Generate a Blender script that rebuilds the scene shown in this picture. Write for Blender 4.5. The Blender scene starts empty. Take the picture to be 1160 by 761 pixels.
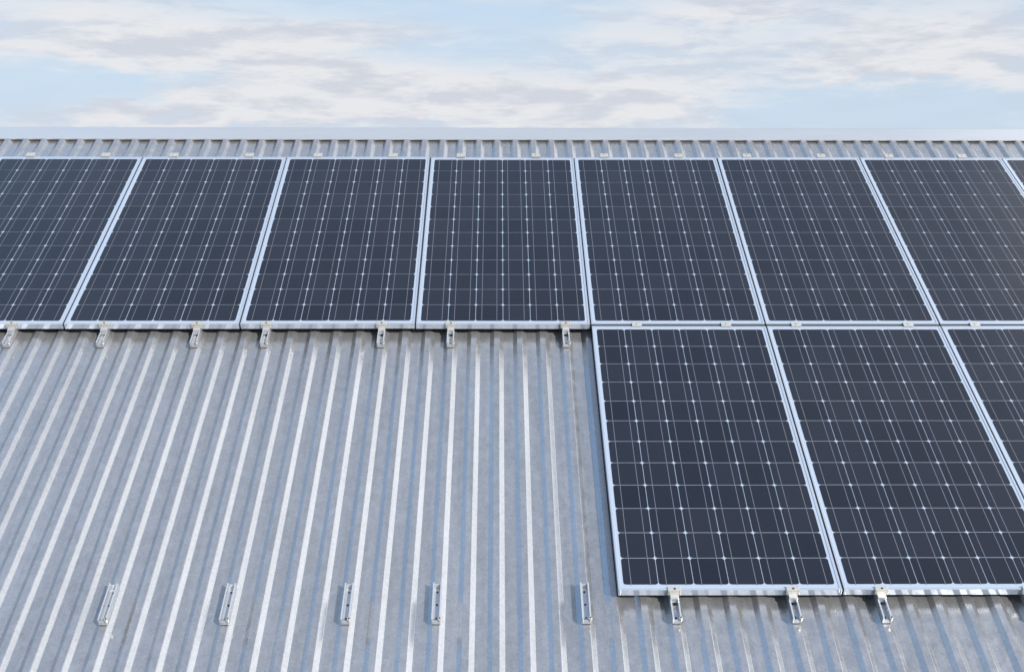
import bpy, bmesh, math, random
from mathutils import Matrix, Vector, Euler

random.seed(7)
scene = bpy.context.scene
COL = scene.collection

# ------------------------------------------------------------------ roof frame
# roof coordinates: u along the ridge, v up the slope, n out of the roof;
# (0,0,0) = seam of the two panel rows, on the panels' glass side.
SLOPE = math.radians(30)
ORIGIN = Vector((0, 0, 6.6))
RM = Matrix.Translation(ORIGIN) @ Matrix.Rotation(SLOPE, 4, 'X')
def W(u, v, n): return RM @ Vector((u, v, n))

# ------------------------------------------------------------------ camera
cam_d = bpy.data.cameras.new('camera')
cam = bpy.data.objects.new('camera', cam_d)
COL.objects.link(cam)
cam_d.sensor_width = 36.0
cam_d.lens = 36.0 * 1383.89 / 1160.0
cam_d.clip_start = 0.1
cam_d.clip_end = 9000
cr = (Matrix.Rotation(-0.008841, 4, 'Z') @ Matrix.Rotation(-0.006474, 4, 'Y')
      @ Matrix.Rotation(0.924573, 4, 'X'))
cam.matrix_world = RM @ Matrix.Translation((-0.525335, -5.594753, 4.141549)) @ cr
scene.camera = cam

# ------------------------------------------------------------------ sun, sky
sun_dir = (Matrix.Rotation(SLOPE, 3, 'X') @ Vector((0.68, -0.62, 1.0))).normalized()
SUN_EL = math.asin(sun_dir.z)
SUN_AZ = math.atan2(sun_dir.x, sun_dir.y)
sun_d = bpy.data.lights.new('sun', 'SUN')
sun_d.energy = 3.7
sun_d.angle = math.radians(0.6)
sun_d.color = (1.0, 0.93, 0.84)
sun = bpy.data.objects.new('sun', sun_d)
sun.rotation_euler = sun_dir.to_track_quat('Z', 'Y').to_euler()
COL.objects.link(sun)

scene.view_settings.view_transform = 'Standard'
scene.view_settings.look = 'None'
scene.view_settings.gamma = 1.0
scene.view_settings.exposure = 0.40
scene.cycles.caustics_reflective = False
scene.cycles.caustics_refractive = False

class NT:
    """small helper round a node tree"""
    def __init__(self, tree):
        self.t = tree; self.n = tree.nodes; self.l = tree.links
    def add(self, kind, **kw):
        nd = self.n.new(kind)
        for k, v in kw.items(): setattr(nd, k, v)
        return nd
    def put(self, sock, val):
        if hasattr(val, 'is_linked') or isinstance(val, bpy.types.NodeSocket): self.l.new(val, sock)
        else: sock.default_value = val
    def math(self, op, a, b=None, c=None, clamp=False):
        nd = self.add('ShaderNodeMath', operation=op, use_clamp=clamp)
        self.put(nd.inputs[0], a)
        if b is not None: self.put(nd.inputs[1], b)
        if c is not None: self.put(nd.inputs[2], c)
        return nd.outputs[0]
    def mix(self, fac, a, b, blend='MIX'):
        nd = self.add('ShaderNodeMix', data_type='RGBA', blend_type=blend)
        self.put(nd.inputs[0], fac); self.put(nd.inputs[6], a); self.put(nd.inputs[7], b)
        return nd.outputs[2]
    def ramp(self, fac, lo, hi, a=0.0, b=1.0, smooth=True):
        nd = self.add('ShaderNodeMapRange')
        nd.interpolation_type = 'SMOOTHSTEP' if smooth else 'LINEAR'
        self.put(nd.inputs[0], fac)
        for i, v in enumerate((lo, hi, a, b)): nd.inputs[i + 1].default_value = v
        return nd.outputs[0]
    def noise(self, vec, scale, detail=4, rough=0.5, dist=0.0):
        nd = self.add('ShaderNodeTexNoise')
        nd.inputs['Scale'].default_value = scale; nd.inputs['Detail'].default_value = detail
        nd.inputs['Roughness'].default_value = rough; nd.inputs['Distortion'].default_value = dist
        if vec is not None: self.l.new(vec, nd.inputs['Vector'])
        return nd
    def mapping(self, vec, scale=(1, 1, 1), loc=(0, 0, 0)):
        nd = self.add('ShaderNodeMapping')
        nd.inputs['Scale'].default_value = scale; nd.inputs['Location'].default_value = loc
        self.l.new(vec, nd.inputs['Vector'])
        return nd.outputs[0]

world = bpy.data.worlds.new('World')
scene.world = world
world.use_nodes = True
wt = NT(world.node_tree)
wt.n.clear()
tc = wt.add('ShaderNodeTexCoord')
dirv = tc.outputs['Generated']
sky = wt.add('ShaderNodeTexSky', sky_type='NISHITA')
sky.sun_disc = False
sky.sun_elevation = SUN_EL
sky.sun_rotation = SUN_AZ
sky.altitude = 100
sky.air_density = 1.0
sky.dust_density = 0.6
sky.ozone_density = 1.5
sep = wt.add('ShaderNodeSeparateXYZ'); wt.l.new(dirv, sep.inputs[0])
X, Y, Z = sep.outputs
# cloud banks: soft patches at fixed bearings of the sky, broken up by noise
n1 = wt.noise(wt.mapping(dirv, (1, 1, 3.2), (3.1, 0.4, 0.2)), 5.0, 9, 0.60, 0.4)
n2 = wt.noise(wt.mapping(dirv, (1, 1, 5.0), (0.7, 4.4, 1.0)), 16.0, 9, 0.62, 0.3)
n3 = wt.noise(wt.mapping(dirv, (1, 1, 2.4), (8.7, 1.4, 3.0)), 2.3, 5, 0.5, 0.0)
ysafe = wt.math('MAXIMUM', Y, 0.05)
warp = wt.math('MULTIPLY_ADD', n1.outputs[0], 0.12, -0.06)
px = wt.math('ADD', wt.math('DIVIDE', X, ysafe), warp)
warp2 = wt.math('MULTIPLY_ADD', n2.outputs[0], 0.05, -0.025)
pz = wt.math('ADD', wt.math('DIVIDE', Z, ysafe), warp2)
BANKS = [  # bearing tan, elevation tan, half widths, weight
    (-0.046, 0.0669, 0.238, 0.0260, 0.72),
    (-0.167, 0.0736, 0.087, 0.0217, 0.30),
    (0.089, 0.0672, 0.108, 0.0246, 0.45),
    (-0.117, 0.0912, 0.116, 0.0101, 0.22),
    (-0.323, 0.0545, 0.087, 0.0101, 0.55),
    (-0.245, 0.0644, 0.043, 0.0087, 0.25),
    (-0.355, 0.1320, 0.123, 0.0289, 0.60),
    (-0.236, 0.1151, 0.094, 0.0202, 0.50),
    (-0.166, 0.0980, 0.079, 0.0130, 0.22),
    (-0.102, 0.1203, 0.079, 0.0116, 0.45),
    (-0.335, 0.1080, 0.079, 0.0087, 0.20),
    (0.096, 0.1194, 0.058, 0.0188, 0.42),
    (0.053, 0.1054, 0.051, 0.0072, 0.15),
    (0.201, 0.1404, 0.087, 0.0101, 0.42),
    (0.252, 0.1128, 0.123, 0.0202, 0.48),
    (0.366, 0.1131, 0.101, 0.0332, 0.55),
    (0.281, 0.0934, 0.116, 0.0087, 0.30),
    (0.382, 0.0817, 0.065, 0.0101, 0.25),
    (-0.279, 0.0825, 0.087, 0.0087, -0.35),
    (-0.357, 0.0733, 0.058, 0.0116, -0.35),
    (0.282, 0.0605, 0.116, 0.0145, -0.55),
    (-0.017, 0.1343, 0.108, 0.0101, -0.20),
    (0.046, 0.0859, 0.058, 0.0072, -0.20),
    (-0.032, 0.1038, 0.087, 0.0058, -0.15),
]
acc = None
for (cx, cz, rx, rz, w) in BANKS:
    a = wt.math('DIVIDE', wt.math('SUBTRACT', px, cx), rx)
    b = wt.math('DIVIDE', wt.math('SUBTRACT', pz, cz), rz)
    d2 = wt.math('ADD', wt.math('MULTIPLY', a, a), wt.math('MULTIPLY', b, b))
    g = wt.math('MULTIPLY', wt.math('POWER', 2.718, wt.math('MULTIPLY', d2, -1.0)), w)
    acc = g if acc is None else wt.math('ADD', acc, g)
front = wt.ramp(Y, 0.1, 0.5)
acc = wt.math('MULTIPLY', acc, front)
general = wt.math('MULTIPLY', wt.ramp(n3.outputs[0], 0.45, 0.75), wt.ramp(Z, 0.16, 0.4, 0.0, 0.25))
dens = wt.math('ADD', wt.math('ADD', acc, general), wt.math('MULTIPLY_ADD', n1.outputs[0], 0.9, -0.45))
dens = wt.math('ADD', dens, wt.math('MULTIPLY_ADD', n2.outputs[0], 0.9, -0.45))
cov = wt.ramp(dens, -0.16, 0.70, 0.08, 0.96)
n4 = wt.noise(wt.mapping(dirv, (1, 1, 5.0), (0.7, 4.4, 0.94)), 16.0, 6, 0.6, 0.3)   # the same clouds, looked up a little higher: lit tops, grey bases
relief = wt.math('SUBTRACT', n2.outputs[0], n4.outputs[0])
n5 = wt.noise(wt.mapping(dirv, (1, 1, 4.5), (5.7, 2.4, 1.6)), 10.0, 10, 0.68, 0.5)
grey = wt.ramp(wt.math('ADD', wt.math('MULTIPLY', relief, 1.2), n5.outputs[0]), 0.26, 0.66)
CLOUD_K = 7.7
SKY_GAIN = 1.0
ccol = wt.mix(grey, (0.635 * CLOUD_K, 0.66 * CLOUD_K, 0.73 * CLOUD_K, 1), (0.80 * CLOUD_K, 0.805 * CLOUD_K, 0.83 * CLOUD_K, 1))
# the low air is a pale blue veil
veil = wt.ramp(Z, 0.0, 0.5, 0.94, 0.10)
skyc = wt.mix(veil, sky.outputs[0], (0.55 * CLOUD_K, 0.68 * CLOUD_K, 0.845 * CLOUD_K, 1))
# lobes added to the sky so rib faces mirror white right, blue left
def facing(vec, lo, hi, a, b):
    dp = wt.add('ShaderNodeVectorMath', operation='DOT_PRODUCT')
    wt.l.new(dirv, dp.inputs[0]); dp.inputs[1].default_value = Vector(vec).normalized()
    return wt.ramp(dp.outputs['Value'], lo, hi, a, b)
added_bank = wt.math('MULTIPLY', facing((0.86, 0.31, 0.43), 0.772, 0.90, 0.0, 1.0), wt.ramp(n1.outputs[0], 0.2, 0.5, 0.6, 1.0))
skyc = wt.mix(wt.ramp(Z, 0.3, 0.8, 0.0, 0.6), skyc, (0.40 * CLOUD_K, 0.58 * CLOUD_K, 0.88 * CLOUD_K, 1))
fin = wt.mix(cov, skyc, ccol)
clear = wt.math('MULTIPLY', facing((-0.86, 0.36, 0.40), 0.66, 0.95, 0.0, 0.9), 1.0)  # added blue lobe, turns the ribs' left faces blue
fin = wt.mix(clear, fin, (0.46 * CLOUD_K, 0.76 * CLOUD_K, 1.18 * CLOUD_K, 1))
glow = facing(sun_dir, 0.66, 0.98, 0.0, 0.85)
fin = wt.mix(glow, fin, (1.5 * CLOUD_K, 1.44 * CLOUD_K, 1.35 * CLOUD_K, 1))      # hazy glare round the sun, added wide to brighten the frame fronts
fin = wt.mix(added_bank, fin, (2.02 * CLOUD_K, 2.04 * CLOUD_K, 2.08 * CLOUD_K, 1))  # added bright bank out of view, whitens the ribs' right faces
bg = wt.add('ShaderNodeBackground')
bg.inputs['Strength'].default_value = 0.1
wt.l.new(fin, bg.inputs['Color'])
wo = wt.add('ShaderNodeOutputWorld')
wt.l.new(bg.outputs[0], wo.inputs['Surface'])

# ------------------------------------------------------------------ materials
def new_mat(name):
    m = bpy.data.materials.new(name)
    m.use_nodes = True
    t = NT(m.node_tree)
    p = t.n['Principled BSDF']
    return m, t, p

def metal(name, col, metallic, rough, mott=0.08, scale=30, bump=0.0, stretch=(1, 1, 1), rvar=0.08):
    m, t, p = new_mat(name)
    oc = t.add('ShaderNodeTexCoord').outputs['Object']
    v = t.mapping(oc, stretch)
    a = t.noise(v, scale, 6, 0.6, 0.4)
    c = t.mix(a.outputs[0], tuple(x * (1 - mott) for x in col) + (1,), tuple(min(1, x * (1 + mott)) for x in col) + (1,))
    t.l.new(c, p.inputs['Base Color'])
    p.inputs['Metallic'].default_value = metallic
    t.l.new(t.ramp(a.outputs[0], 0.3, 0.7, rough - rvar, rough + rvar), p.inputs['Roughness'])
    if bump:
        b = t.add('ShaderNodeBump'); b.inputs['Strength'].default_value = bump; b.inputs['Distance'].default_value = 0.002
        t.l.new(a.outputs[0], b.inputs['Height']); t.l.new(b.outputs[0], p.inputs['Normal'])
    return m

def make_roof_mat(name, col, metallic, rough):
    m, t, p = new_mat(name)
    oc = t.add('ShaderNodeTexCoord').outputs['Object']
    big = t.noise(t.mapping(oc, (1.6, 0.5, 1)), 2.2, 5, 0.6, 0.6)            # weathering
    mid = t.noise(t.mapping(oc, (1.0, 0.6, 1)), 26, 6, 0.55, 0.25)            # cloudy zinc bloom
    fine = t.noise(t.mapping(oc, (1.0, 0.7, 1)), 95, 4, 0.6, 0.2)           # spangle grain
    sp = t.add('ShaderNodeTexVoronoi'); sp.inputs['Scale'].default_value = 75
    t.l.new(oc, sp.inputs['Vector'])
    streak = t.noise(t.mapping(oc, (30, 0.9, 1)), 1.0, 4, 0.55, 0.0)         # wash marks down the slope
    sepc = t.add('ShaderNodeSeparateColor'); t.l.new(sp.outputs['Color'], sepc.inputs[0])
    k = t.math('ADD', t.math('MULTIPLY_ADD', big.outputs[0], 0.30, -0.15), t.math('MULTIPLY_ADD', mid.outputs[0], 0.36, -0.18))
    k = t.math('ADD', k, t.math('MULTIPLY_ADD', fine.outputs[0], 0.40, -0.20))
    k = t.math('ADD', k, t.math('MULTIPLY_ADD', sepc.outputs[0], 0.07, -0.035))
    k = t.math('ADD', k, t.math('MULTIPLY_ADD', streak.outputs[0], 0.36, -0.18))
    k = t.math('ADD', k, 1.0)
    c = t.mix(1.0, tuple(col) + (1,), (1, 1, 1, 1), 'MULTIPLY')
    vm = t.add('ShaderNodeVectorMath', operation='SCALE')
    t.l.new(c, vm.inputs[0]); t.l.new(k, vm.inputs['Scale'])
    t.l.new(vm.outputs[0], p.inputs['Base Color'])
    p.inputs['Metallic'].default_value = metallic
    t.l.new(t.ramp(mid.outputs[0], 0.3, 0.7, rough - 0.06, rough + 0.06), p.inputs['Roughness'])
    b = t.add('ShaderNodeBump'); b.inputs['Strength'].default_value = 0.05; b.inputs['Distance'].default_value = 0.0015
    h = t.math('ADD', t.math('MULTIPLY', mid.outputs[0], 1.0), t.math('MULTIPLY', fine.outputs[0], 0.12))
    t.l.new(h, b.inputs['Height']); t.l.new(b.outputs[0], p.inputs['Normal'])
    return m

M_ROOF = make_roof_mat('galvanised_sheet', (0.385, 0.40, 0.43), 0.68, 0.27)
M_CAP = metal('ridge_sheet', (0.61, 0.63, 0.66), 0.65, 0.36, 0.03, 4, 0, (0.4, 3, 3), 0.03)
M_FRAME = metal('anodised_frame', (0.64, 0.71, 0.81), 0.68, 0.10, 0.02, 25, 0, (1, 1, 1), 0.03)
M_ALU = metal('clamp_aluminium', (0.58, 0.57, 0.54), 0.5, 0.30, 0.05, 90)
M_RAIL = metal('rail_aluminium', (0.62, 0.65, 0.70), 0.6, 0.24, 0.03, 40)
M_STEEL = metal('dark_screw_steel', (0.10, 0.10, 0.11), 0.8, 0.4, 0.1, 200)
M_BOLT = metal('bolt_steel', (0.62, 0.60, 0.57), 0.9, 0.3, 0.06, 200)
M_UNDER = metal('panel_underside', (0.62, 0.63, 0.64), 0.0, 0.5, 0.04, 20)
M_BLACK = metal('matt_black', (0.02, 0.02, 0.02), 0.0, 0.7, 0.1, 100)  # black for parts and for strips standing in for shade
M_WALL = metal('wall_cladding', (0.46, 0.47, 0.47), 0.1, 0.5, 0.06, 3)
M_DOOR = metal('door_paint', (0.16, 0.20, 0.26), 0.0, 0.45, 0.05, 6)

def glass_coat(p, rough=0.06):
    p.inputs['Coat Weight'].default_value = 1.0
    p.inputs['Coat Roughness'].default_value = rough
    p.inputs['Coat IOR'].default_value = 1.34

def make_cell_mat():
    m, t, p = new_mat('silicon_cell')
    geo = t.add('ShaderNodeNewGeometry')
    oc = t.add('ShaderNodeTexCoord').outputs['Object']
    rnd = geo.outputs['Random Per Island']
    c = t.mix(rnd, (0.0055, 0.0085, 0.0175, 1), (0.0110, 0.0145, 0.0260, 1))
    fine = t.noise(t.mapping(oc, (40, 400, 1)), 1.0, 3, 0.6)
    c = t.mix(t.ramp(fine.outputs[0], 0.35, 0.65, 0.0, 0.35), c, (0.018, 0.020, 0.028, 1))
    t.l.new(c, p.inputs['Base Color'])
    p.inputs['Roughness'].default_value = 0.42
    p.inputs['Specular IOR Level'].default_value = 0.1
    p.inputs['Metallic'].default_value = 0.0
    dust = t.noise(oc, 5.0, 5, 0.6)
    glass_coat(p)
    t.l.new(t.ramp(dust.outputs[0], 0.3, 0.7, 0.06, 0.14), p.inputs['Coat Roughness'])
    return m
M_CELL = make_cell_mat()
M_BACK = metal('white_backsheet', (0.33, 0.40, 0.51), 0.0, 0.4, 0.02, 30)
glass_coat(M_BACK.node_tree.nodes['Principled BSDF'])
M_BUS = metal('tinned_ribbon', (0.20, 0.205, 0.25), 0.3, 0.4, 0.08, 60)
glass_coat(M_BUS.node_tree.nodes['Principled BSDF'])

# ------------------------------------------------------------------ mesh helpers
class MB:
    def __init__(self): self.bm = bmesh.new()
    def face(self, pts, mi=0):
        f = self.bm.faces.new([self.bm.verts.new(p) for p in pts]); f.material_index = mi; return f
    def box(self, x0, x1, y0, y1, z0, z1, bevel=0.0):
        bm2 = bmesh.new()
        bmesh.ops.create_cube(bm2, size=1)
        bmesh.ops.scale(bm2, vec=(x1 - x0, y1 - y0, z1 - z0), verts=bm2.verts)
        bmesh.ops.translate(bm2, vec=((x0 + x1) / 2, (y0 + y1) / 2, (z0 + z1) / 2), verts=bm2.verts)
        if bevel: bmesh.ops.bevel(bm2, geom=list(bm2.edges), offset=bevel, segments=2, affect='EDGES', profile=0.6)
        self.take(bm2)
    def cyl(self, c, r, h, seg=16, r2=None):
        bm2 = bmesh.new()
        bmesh.ops.create_cone(bm2, cap_ends=True, segments=seg, radius1=r, radius2=r if r2 is None else r2, depth=h)
        bmesh.ops.translate(bm2, vec=(c[0], c[1], c[2] + h / 2), verts=bm2.verts)
        self.take(bm2)
    def prism(self, pts, x0, x1):
        """outline in (y, z), extruded along x"""
        a = [self.bm.verts.new((x0, y, z)) for y, z in pts]
        b = [self.bm.verts.new((x1, y, z)) for y, z in pts]
        n = len(pts)
        self.bm.faces.new(a); self.bm.faces.new(b[::-1])
        for i in range(n):
            self.bm.faces.new((a[i], b[i], b[(i + 1) % n], a[(i + 1) % n]))
    def take(self, bm2):
        me = bpy.data.meshes.new('tmp'); bm2.to_mesh(me); bm2.free()
        self.bm.from_mesh(me); bpy.data.meshes.remove(me)
    def build(self, name, mat, parent=None, loc=(0, 0, 0), smooth=False):
        bmesh.ops.recalc_face_normals(self.bm, faces=self.bm.faces)
        me = bpy.data.meshes.new(name)
        self.bm.to_mesh(me); self.bm.free()
        for m in (mat if isinstance(mat, (list, tuple)) else [mat]): me.materials.append(m)
        if smooth:
            for p in me.polygons: p.use_smooth = True
        o = bpy.data.objects.new(name, me)
        COL.objects.link(o)
        o.parent = parent
        o.location = loc
        return o

def thing(name, loc, rot=None):
    o = bpy.data.objects.new(name, None)
    o.empty_display_size = 0.1
    COL.objects.link(o)
    o.location = loc
    o.rotation_euler = rot if rot is not None else (SLOPE, 0, 0)
    return o
def tag(o, label, cat, group=None):
    o['label'] = label; o['category'] = cat
    if group: o['group'] = group
def copy_tree(o, parent=None):
    c = o.copy(); COL.objects.link(c); c.parent = parent
    for ch in list(o.children): copy_tree(ch, c)
    return c

# ------------------------------------------------------------------ roof numbers
PITCH = 0.1312
RIB0 = -0.536
def rib(k): return RIB0 + PITCH * k
N_TOP = -0.070          # rib tops
N_PAN = -0.0862          # pans between the ribs
RV0, RV1 = -4.70, 2.50  # eave, ridge
K0, K1 = -88, 92        # ribs built
RU0, RU1 = rib(K0) - 0.05, rib(K1) + 0.05

def roof_profile():
    pts = [(RU0, N_PAN)]
    ht, hb, r = 0.0160, 0.0366, 0.0018
    for k in range(K0, K1 + 1):
        c = rib(k)
        for (x, n) in ((-hb - r, N_PAN), (-hb + r * 0.6, N_PAN + r * 0.9), (-ht - r * 0.6, N_TOP - r * 0.9), (-ht + r, N_TOP),
                       (ht - r, N_TOP), (ht + r * 0.6, N_TOP - r * 0.9), (hb - r * 0.6, N_PAN + r * 0.9), (hb + r, N_PAN)):
            pts.append((c + x, n))
    pts.append((RU1, N_PAN))
    return pts

# ------------------------------------------------------------------ ground
g = MB()
g.face([(-4000, -4000, 0), (4000, -4000, 0), (4000, 4000, 0), (-4000, 4000, 0)])
gm, gt, gp = new_mat('yard_ground')
goc = gt.add('ShaderNodeTexCoord').outputs['Object']
gn = gt.noise(goc, 0.15, 8, 0.65); gf = gt.noise(goc, 6.0, 6, 0.6)
gt.l.new(gt.mix(gt.ramp(gn.outputs[0], 0.4, 0.6), (0.16, 0.155, 0.145, 1), (0.07, 0.10, 0.045, 1)), gp.inputs['Base Color'])
gp.inputs['Roughness'].default_value = 0.9
gb = gt.add('ShaderNodeBump'); gb.inputs['Strength'].default_value = 0.4
gt.l.new(gf.outputs[0], gb.inputs['Height']); gt.l.new(gb.outputs[0], gp.inputs['Normal'])
ground = g.build('ground', gm)
ground['kind'] = 'structure'

# ------------------------------------------------------------------ the building
bld = thing('metal_roof_building', (0, 0, 0), (0, 0, 0))
tag(bld, 'building with a pitched ribbed grey metal roof carrying the solar panels', 'building')
prof = roof_profile()
def slope_sheet(flip):
    m = MB()
    if not flip:
        lo = [W(u, RV0, n) for u, n in prof]; hi = [W(u, RV1, n) for u, n in prof]
    else:
        ridge_y = W(0, RV1, N_PAN).y + 0.03
        def R(u, v, n):
            p = W(u, v, n); return Vector((p.x, 2 * ridge_y - p.y, p.z))
        lo = [R(u, RV0, n) for u, n in prof]; hi = [R(u, RV1, n) for u, n in prof]
    a = [m.bm.verts.new(p) for p in lo]; b = [m.bm.verts.new(p) for p in hi]
    for i in range(len(a) - 1):
        f = (a[i], a[i + 1], b[i + 1], b[i])
        m.bm.faces.new(f if not flip else f[::-1])
    return m
# front slope is modelled in roof axes so that its material follows the slope
m = MB()
a = [m.bm.verts.new((u, RV0, n)) for u, n in prof]; b = [m.bm.verts.new((u, RV1, n)) for u, n in prof]
for i in range(len(a) - 1): m.bm.faces.new((a[i], a[i + 1], b[i + 1], b[i]))
front = m.build('ribbed_sheet', M_ROOF, bld, ORIGIN)
front.rotation_euler = (SLOPE, 0, 0)
md = front.modifiers.new('gauge', 'SOLIDIFY'); md.thickness = 0.0012; md.offset = -1
back = slope_sheet(True).build('ribbed_sheet', M_ROOF, bld)

RIDGE_Y = W(0, RV1, N_PAN).y + 0.03
# ridge cap: a folded strip lying on the rib tops of both slopes
CAPV = 2.346
def mirror(p): return Vector((p.x, 2 * RIDGE_Y - p.y, p.z))
def cap_strip(u0, u1, lift):
    m = MB()
    sec = [W(0, CAPV, N_TOP - 0.004 + lift), W(0, CAPV, N_TOP + 0.0035 + lift), W(0, CAPV + 0.004, N_TOP + 0.005 + lift)]
    apex_v = RV1 + 0.028
    sec.append(W(0, apex_v - 0.012, N_TOP + 0.005 + lift))
    t = W(0, apex_v, N_TOP + 0.004 + lift); t.y = RIDGE_Y; 
    outer = [(p.y, p.z) for p in sec] + [(RIDGE_Y - 0.004, W(0, apex_v - 0.004, N_TOP + 0.005 + lift).z)]
    outer = outer + [(2 * RIDGE_Y - y, z) for y, z in outer[::-1]]
    dn = 0.0022
    inner = [(y, z - dn * 1.2) for y, z in outer[2:-2]]
    foot = [(W(0, CAPV + 0.0035, N_TOP - 0.003 + lift).y, W(0, CAPV + 0.0035, N_TOP - 0.003 + lift).z)]
    inner = foot + inner + [(2 * RIDGE_Y - foot[0][0], foot[0][1])]
    n = len(outer)
    A = [m.bm.verts.new((u0, y, z)) for y, z in outer]; B = [m.bm.verts.new((u1, y, z)) for y, z in outer]
    for i in range(n - 1): m.bm.faces.new((A[i], A[i + 1], B[i + 1], B[i]))
    A2 = [m.bm.verts.new((u0, y, z)) for y, z in inner]; B2 = [m.bm.verts.new((u1, y, z)) for y, z in inner]
    for i in range(len(inner) - 1): m.bm.faces.new((A2[i], B2[i], B2[i + 1], A2[i + 1]))
    m.bm.faces.new((A[0], B[0], B2[0], A2[0])); m.bm.faces.new((A[-1], A2[-1], B2[-1], B[-1]))
    return m
cuts = [RU0, -8.3, -5.35, 5.3, 8.2, RU1]
for i in range(len(cuts) - 1):
    cap_strip(cuts[i], cuts[i + 1] + (0.08 if i < len(cuts) - 2 else 0), 0.0046 if i % 2 == 0 else 0.0062).build('ridge_cap', M_CAP, bld)

m = MB(); m.box(RU0 + 0.1, RU1 - 0.1, CAPV + 0.010, CAPV + 0.045, N_PAN - 0.002, N_TOP - 0.0006)
cs = m.build('cap_shade_strip', M_BLACK, bld, ORIGIN); cs.rotation_euler = (SLOPE, 0, 0)  # black strip standing in for the shade in the slots under the cap

# walls, gutter, verge and doors (out of the photograph, below the eave)
EY = W(0, RV0, 0).y + 0.35; EZ = W(0, RV0, N_PAN).z
BY = 2 * RIDGE_Y - EY
def zroof(y): return ORIGIN.z + y * math.tan(SLOPE) + (N_PAN - 0.03) / math.cos(SLOPE)
WX0, WX1 = RU0 + 0.15, RU1 - 0.15
m = MB(); m.box(WX0, WX1, EY, EY + 0.15, 0, zroof(EY)); m.build('wall', M_WALL, bld)
m = MB(); m.box(WX0, WX1, BY - 0.15, BY, 0, zroof(EY)); m.build('wall', M_WALL, bld)
for x in (WX0, WX1 - 0.15):
    m = MB()
    m.prism([(EY + 0.155, 0), (BY - 0.155, 0), (BY - 0.155, zroof(EY + 0.155)), (RIDGE_Y, zroof(RIDGE_Y)), (EY + 0.155, zroof(EY + 0.155))], x, x + 0.15)
    m.build('wall', M_WALL, bld)
m = MB()
gy = W(0, RV0, 0).y
pts = [(gy - 0.10, EZ - 0.02), (gy - 0.10, EZ - 0.12), (gy + 0.04, EZ - 0.12), (gy + 0.04, EZ - 0.03), (gy + 0.036, EZ - 0.03), (gy + 0.036, EZ - 0.116), (gy - 0.096, EZ - 0.116), (gy - 0.096, EZ - 0.02)]
m.prism(pts, RU0, RU1); m.build('gutter', M_CAP, bld)
for x in (-6.0, 2.5):
    m = MB(); m.box(x, x + 2.6, EY - 0.04, EY - 0.003, 0.02, 2.9, 0.006); d = m.build('door', M_DOOR, bld)
    m = MB(); m.box(x + 2.3, x + 2.42, EY - 0.09, EY - 0.043, 1.0, 1.15, 0.01); m.build('handle', M_BOLT, d)

# ------------------------------------------------------------------ solar panels
PW, PL = 0.991, 1.956
GAP = 0.020
LIP = 0.011
DEPTH = 0.035
def make_panel():
    root = thing('solar_panel', (0, 0, 0))
    # local origin: lower left corner, on the frame's top face level
    m = MB()
    w = LIP
    for (x0, x1, y0, y1) in ((0, w, 0, PL), (PW - w, PW, 0, PL), (w, PW - w, 0, w), (w, PW - w, PL - w, PL)):
        m.box(x0, x1, y0, y1, -DEPTH, 0, 0.0009)
    # bottom flanges
    for (x0, x1, y0, y1) in ((w + 0.0005, 0.032, 0.034, PL - 0.034), (PW - 0.032, PW - w - 0.0005, 0.034, PL - 0.034), (w + 0.001, PW - w - 0.001, w + 0.0005, 0.033), (w + 0.001, PW - w - 0.001, PL - 0.033, PL - w - 0.0005)):
        m.box(x0, x1, y0, y1, -DEPTH + 0.0003, -DEPTH + 0.002)
    m.build('frame', M_FRAME, root)
    m = MB(); m.box(w, PW - w, w, PL - w, -0.0065, -0.0030)
    m.bm.normal_update()
    for f in m.bm.faces:
        if f.calc_center_median().z < -0.006: f.material_index = 1  # underside coloured black to deepen the shade below the panel
    lam = m.build('backsheet', [M_BACK, M_BLACK], root)
    m = MB(); m.box(PW + 0.0002, PW + 0.0086, 0.003, PL - 0.003, -0.030, -0.0035); m.build('gap_shade_strip', M_BLACK, root)  # black strip standing in for the shade between neighbouring panels
    # junction box under the module
    m = MB(); m.box(PW / 2 - 0.07, PW / 2 + 0.07, PL - 0.22, PL - 0.10, -0.028, -0.007, 0.003); m.build('junction_box', M_BLACK, root)
    # 6 x 12 pseudo-square cells
    mx, mt, mb_ = 0.0235, 0.0285, 0.0325
    pu = (PW - 2 * mx) / 6; pv = (PL - mt - mb_) / 12
    gu, gv, cut = 0.0031, 0.0027, 0.0110
    m = MB()
    z = -0.0018
    for i in range(6):
        for j in range(12):
            x0 = mx + i * pu + gu / 2; x1 = mx + (i + 1) * pu - gu / 2
            y0 = mb_ + j * pv + gv / 2; y1 = mb_ + (j + 1) * pv - gv / 2
            q = 0.30 * cut
            m.face([(x0 + cut, y0, z), (x1 - cut, y0, z), (x1 - q, y0 + q, z), (x1, y0 + cut, z), (x1, y1 - cut, z), (x1 - q, y1 - q, z), (x1 - cut, y1, z), (x0 + cut, y1, z),
                    (x0 + q, y1 - q, z), (x0, y1 - cut, z), (x0, y0 + cut, z), (x0 + q, y0 + q, z)])
    m.build('solar_cells', M_CELL, lam)
    m = MB()
    for i in range(6):
        for fr in (0.225, 0.775):
            c = mx + (i + fr) * pu
            m.face([(c - 0.0012, mb_ - 0.004, -0.0012), (c + 0.0012, mb_ - 0.004, -0.0012), (c + 0.0012, PL - mt + 0.004, -0.0012), (c - 0.0012, PL - mt + 0.004, -0.0012)])
    m.build('busbars', M_BUS, lam)
    return root

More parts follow.
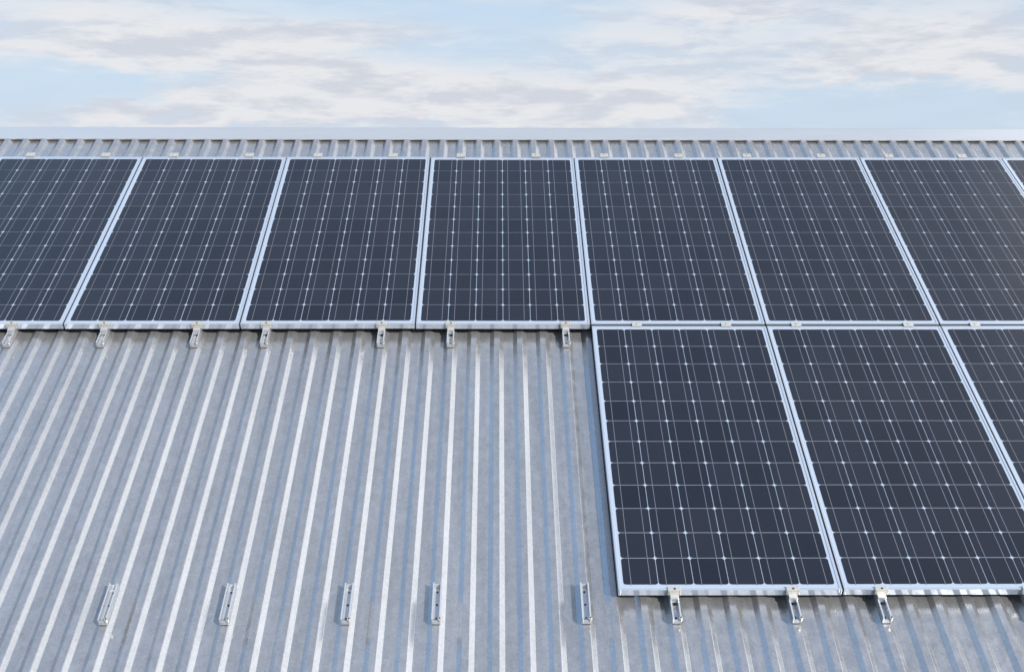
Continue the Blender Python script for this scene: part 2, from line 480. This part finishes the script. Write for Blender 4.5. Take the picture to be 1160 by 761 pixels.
UPPER = [
    'solar panel at the left end of the upper row, cut off by the picture edge',
    'second solar panel from the left in the upper row, below the ridge',
    'third solar panel from the left in the upper row, its sides leaning slightly right',
    'almost upright solar panel in the upper row, the last with bare ribbed roof below it',
    'solar panel in the upper row directly above the leftmost lower row panel',
    'solar panel in the upper row directly above the second lower row panel',
    'solar panel in the upper row directly above the lower panel cut off at the right',
    'thin corner of a solar panel at the far right end of the upper row',
]
LOWER = [
    'leftmost solar panel of the lower row, beside the bare ribbed roof',
    'second solar panel of the lower row, nearly all in view',
    'solar panel of the lower row cut off by the right edge of the picture',
]
proto = make_panel()
first = True
rnd = random.Random(3)
for labels, v0, k0, grp in ((UPPER, GAP / 2, -4, 'solar panels of the upper row'), (LOWER, -GAP / 2 - PL, 0, 'solar panels of the lower row')):
    for i, lb in enumerate(labels):
        o = proto if first else copy_tree(proto)
        first = False
        o.location = W(k0 + i + 0.0045, v0, 0)
        o.rotation_euler = (SLOPE + math.radians(rnd.uniform(-0.05, 0.05)), math.radians(rnd.uniform(-0.10, 0.10)), 0)
        tag(o, lb, 'solar panel', grp)
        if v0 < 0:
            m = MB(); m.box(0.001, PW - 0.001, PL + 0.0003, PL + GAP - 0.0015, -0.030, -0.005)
            m.build('row_shade_strip', M_BLACK, o)  # black strip standing in for the shade between the two rows

# ------------------------------------------------------------------ mounting rails and clamps
RL = 0.208              # rail length along the slope
RWD, RH = 0.040, 0.035  # width, height
def make_rail():
    """U-shaped short rail screwed to a rib; origin on the rib top at its lower end"""
    root = thing('mounting_rail', (0, 0, 0))
    h, t = RWD / 2, 0.0065
    m = MB()
    m.box(-h, h, 0, RL, 0.0, 0.004)
    m.box(-h, -h + t, 0, RL, 0.0045, RH, 0.0008)
    m.box(h - t, h, 0, RL, 0.0045, RH, 0.0008)
    m.box(-h + t + 0.0003, h - t - 0.0003, 0.001, 0.0055, 0.0045, 0.019, 0.0008)
    m.box(-h + t + 0.0003, h - t - 0.0003, RL - 0.0055, RL - 0.001, 0.0045, 0.026, 0.0008)
    rail = m.build('channel', M_RAIL, root)
    m = MB(); m.box(-h + 0.001, h - 0.001, 0.002, RL - 0.002, -0.0052, -0.0003); m.build('added_dark_pad', M_BLACK, root)  # added black pad, darkens the rail's foot and its reflection in the next rib
    for y in (0.028, 0.104, 0.176):
        s = MB(); s.cyl((0, y, 0.0042), 0.0052, 0.0012, 14); s.cyl((0, y, 0.0054), 0.0036, 0.003, 6); s.build('screw', M_STEEL, root)
    s = MB(); s.cyl((h - 0.003, 0.003, RH - 0.012), 0.0085, 0.0125, 14); s.cyl((h - 0.003, 0.003, RH + 0.0005), 0.0040, 0.0012, 8)
    bolt = s.build('corner_bolt', M_ALU, root)
    s = MB(); s.cyl((h - 0.003, 0.003, RH + 0.0018), 0.0042, 0.0015, 8); s.build('socket', M_STEEL, bolt)
    return root

def add_clamp(root, foot_top):
    """end clamp gripping a panel's lower edge; local origin as the rail, panel edge at y=EDGE"""
    E = EDGE
    m = MB()
    top = -N_TOP - 0.0060
    # plate over the frame and the lip in front of it
    m.box(-0.029, 0.029, E - 0.013, E + 0.0125, top + 0.0012, top + 0.0085, 0.0014)
    m.box(-0.029, 0.029, E - 0.013, E - 0.0025, top - 0.021, top + 0.0008, 0.0012)
    # neck down into the rail
    c = m.build('end_clamp', M_ALU, root)
    m = MB()
    m.box(-0.019, 0.019, E - 0.034, E - 0.0032, RH + 0.0005, RH + 0.0125, 0.0015)
    m.box(-0.0145, 0.0130, E - 0.030, E - 0.004, 0.012, RH + 0.0002, 0.001)
    m.build('clamp_neck', M_RAIL, c)
    s = MB(); s.cyl((0.001, E - 0.001, top + 0.0086), 0.0052, 0.0022, 12); s.build('clamp_bolt', M_STEEL, c)

EDGE = 0.135            # panel edge above the rail's lower end
def place(o, k, v, n): o.location = W(rib(k), v, n)

rail_proto = make_rail()
FREE = [(-13, 'leftmost bare mounting rail on the open ribbed roof'), (-9, 'second bare mounting rail from the left on the open roof'),
        (-5, 'middle one of the five bare mounting rails on the open roof'), (-2, 'fourth bare mounting rail from the left on the open roof'),
        (3, 'bare mounting rail nearest to the lower row of panels')]
for i, (k, lb) in enumerate(FREE):
    o = rail_proto if i == 0 else copy_tree(rail_proto)
    place(o, k, -PL - GAP / 2 - EDGE, N_TOP + 0.0060)
    tag(o, lb, 'mounting rail', 'bare mounting rails in a line on the roof')

clamp_proto = copy_tree(rail_proto)
clamp_proto.name = 'clamp_bracket'
add_clamp(clamp_proto, 0)
CL = [
    (-21, 0, 'clamp bracket under the lower edge of the leftmost upper panel, at the left picture edge'),
    (-17, 0, 'clamp bracket near the left end of the second upper panel\'s lower edge'),
    (-13, 0, 'clamp bracket near the right end of the second upper panel\'s lower edge'),
    (-10, 0, 'clamp bracket near the left end of the third upper panel\'s lower edge'),
    (-5, 0, 'clamp bracket near the right end of the third upper panel\'s lower edge'),
    (-2, 0, 'clamp bracket near the left end of the fourth upper panel\'s lower edge'),
    (3, 0, 'clamp bracket in the inner corner where the lower row of panels begins'),
    (6, 1, 'clamp bracket on the left of the leftmost lower panel\'s bottom edge'),
    (10, 1, 'clamp bracket on the right of the leftmost lower panel\'s bottom edge'),
    (13, 1, 'clamp bracket on the left of the second lower panel\'s bottom edge'),
    (18, 1, 'clamp bracket at the right picture edge under the second lower panel'),
]
for i, (k, row, lb) in enumerate(CL):
    o = clamp_proto if i == 0 else copy_tree(clamp_proto)
    place(o, k, (GAP / 2 if row == 0 else -GAP / 2 - PL) - EDGE, N_TOP + 0.0060)
    tag(o, lb, 'clamp bracket', 'clamp brackets along the panels\' lower edges')

def make_mid():
    root = thing('mid_clamp', (0, 0, 0))
    m = MB()
    m.box(-0.028, 0.028, -0.0185, 0.0185, 0.0012, 0.0075, 0.0012)
    m.build('clamp_plate', M_ALU, root)
    m = MB(); m.box(-0.02, 0.02, -0.008, 0.008, N_TOP + 0.0008, 0.0008); m.build('stem', M_ALU, root)
    m = MB(); m.cyl((0.0, 0, 0.0077), 0.0055, 0.003, 6); m.build('bolt', M_BOLT, root)
    return root
MID = [(0.262, 'mid clamp on the left between the fifth upper panel and the leftmost lower panel'),
       (0.772, 'mid clamp on the right between the fifth upper panel and the leftmost lower panel'),
       (1.173, 'mid clamp on the left between the sixth upper panel and the second lower panel'),
       (1.815, 'mid clamp on the right between the sixth upper panel and the second lower panel'),
       (2.198, 'mid clamp above the lower panel that the right picture edge cuts off')]
mp = make_mid()
for i, (u, lb) in enumerate(MID):
    o = mp if i == 0 else copy_tree(mp)
    o.location = W(u, 0, 0)
    tag(o, lb, 'panel clamp', 'mid clamps in the gap between the panel rows')

def make_end():
    """clamp on a panel's upper edge, origin at that edge on the frame's top level"""
    root = thing('top_clamp', (0, 0, 0))
    m = MB()
    m.box(-0.029, 0.029, -0.011, 0.034, 0.0012, 0.0125, 0.0014)
    m.build('clamp_plate', M_ALU, root)
    m = MB(); m.box(-0.024, 0.024, 0.003, 0.030, N_TOP + 0.0008, 0.0008); m.build('stem', M_ALU, root)
    m = MB(); m.cyl((0.0, 0.014, 0.0127), 0.006, 0.003, 6); m.build('bolt', M_BOLT, root)
    return root
ORD = ['first', 'second', 'third', 'fourth', 'fifth', 'sixth', 'seventh']
TOP = [-3.780, -3.259, -2.785, -2.261, -1.784, -1.259, -0.788, -0.264, 0.213, 0.734, 1.213, 1.733, 2.209, 2.724]
ep = make_end()
for i, u in enumerate(TOP):
    o = ep if i == 0 else copy_tree(ep)
    o.location = W(u, GAP / 2 + PL, 0)
    side = 'left' if i % 2 == 0 else 'right'
    tag(o, 'small silver clamp on the %s half of the %s upper panel\'s ridge-side edge' % (side, ORD[i // 2]), 'panel clamp', 'end clamps along the upper row\'s ridge-side edge')
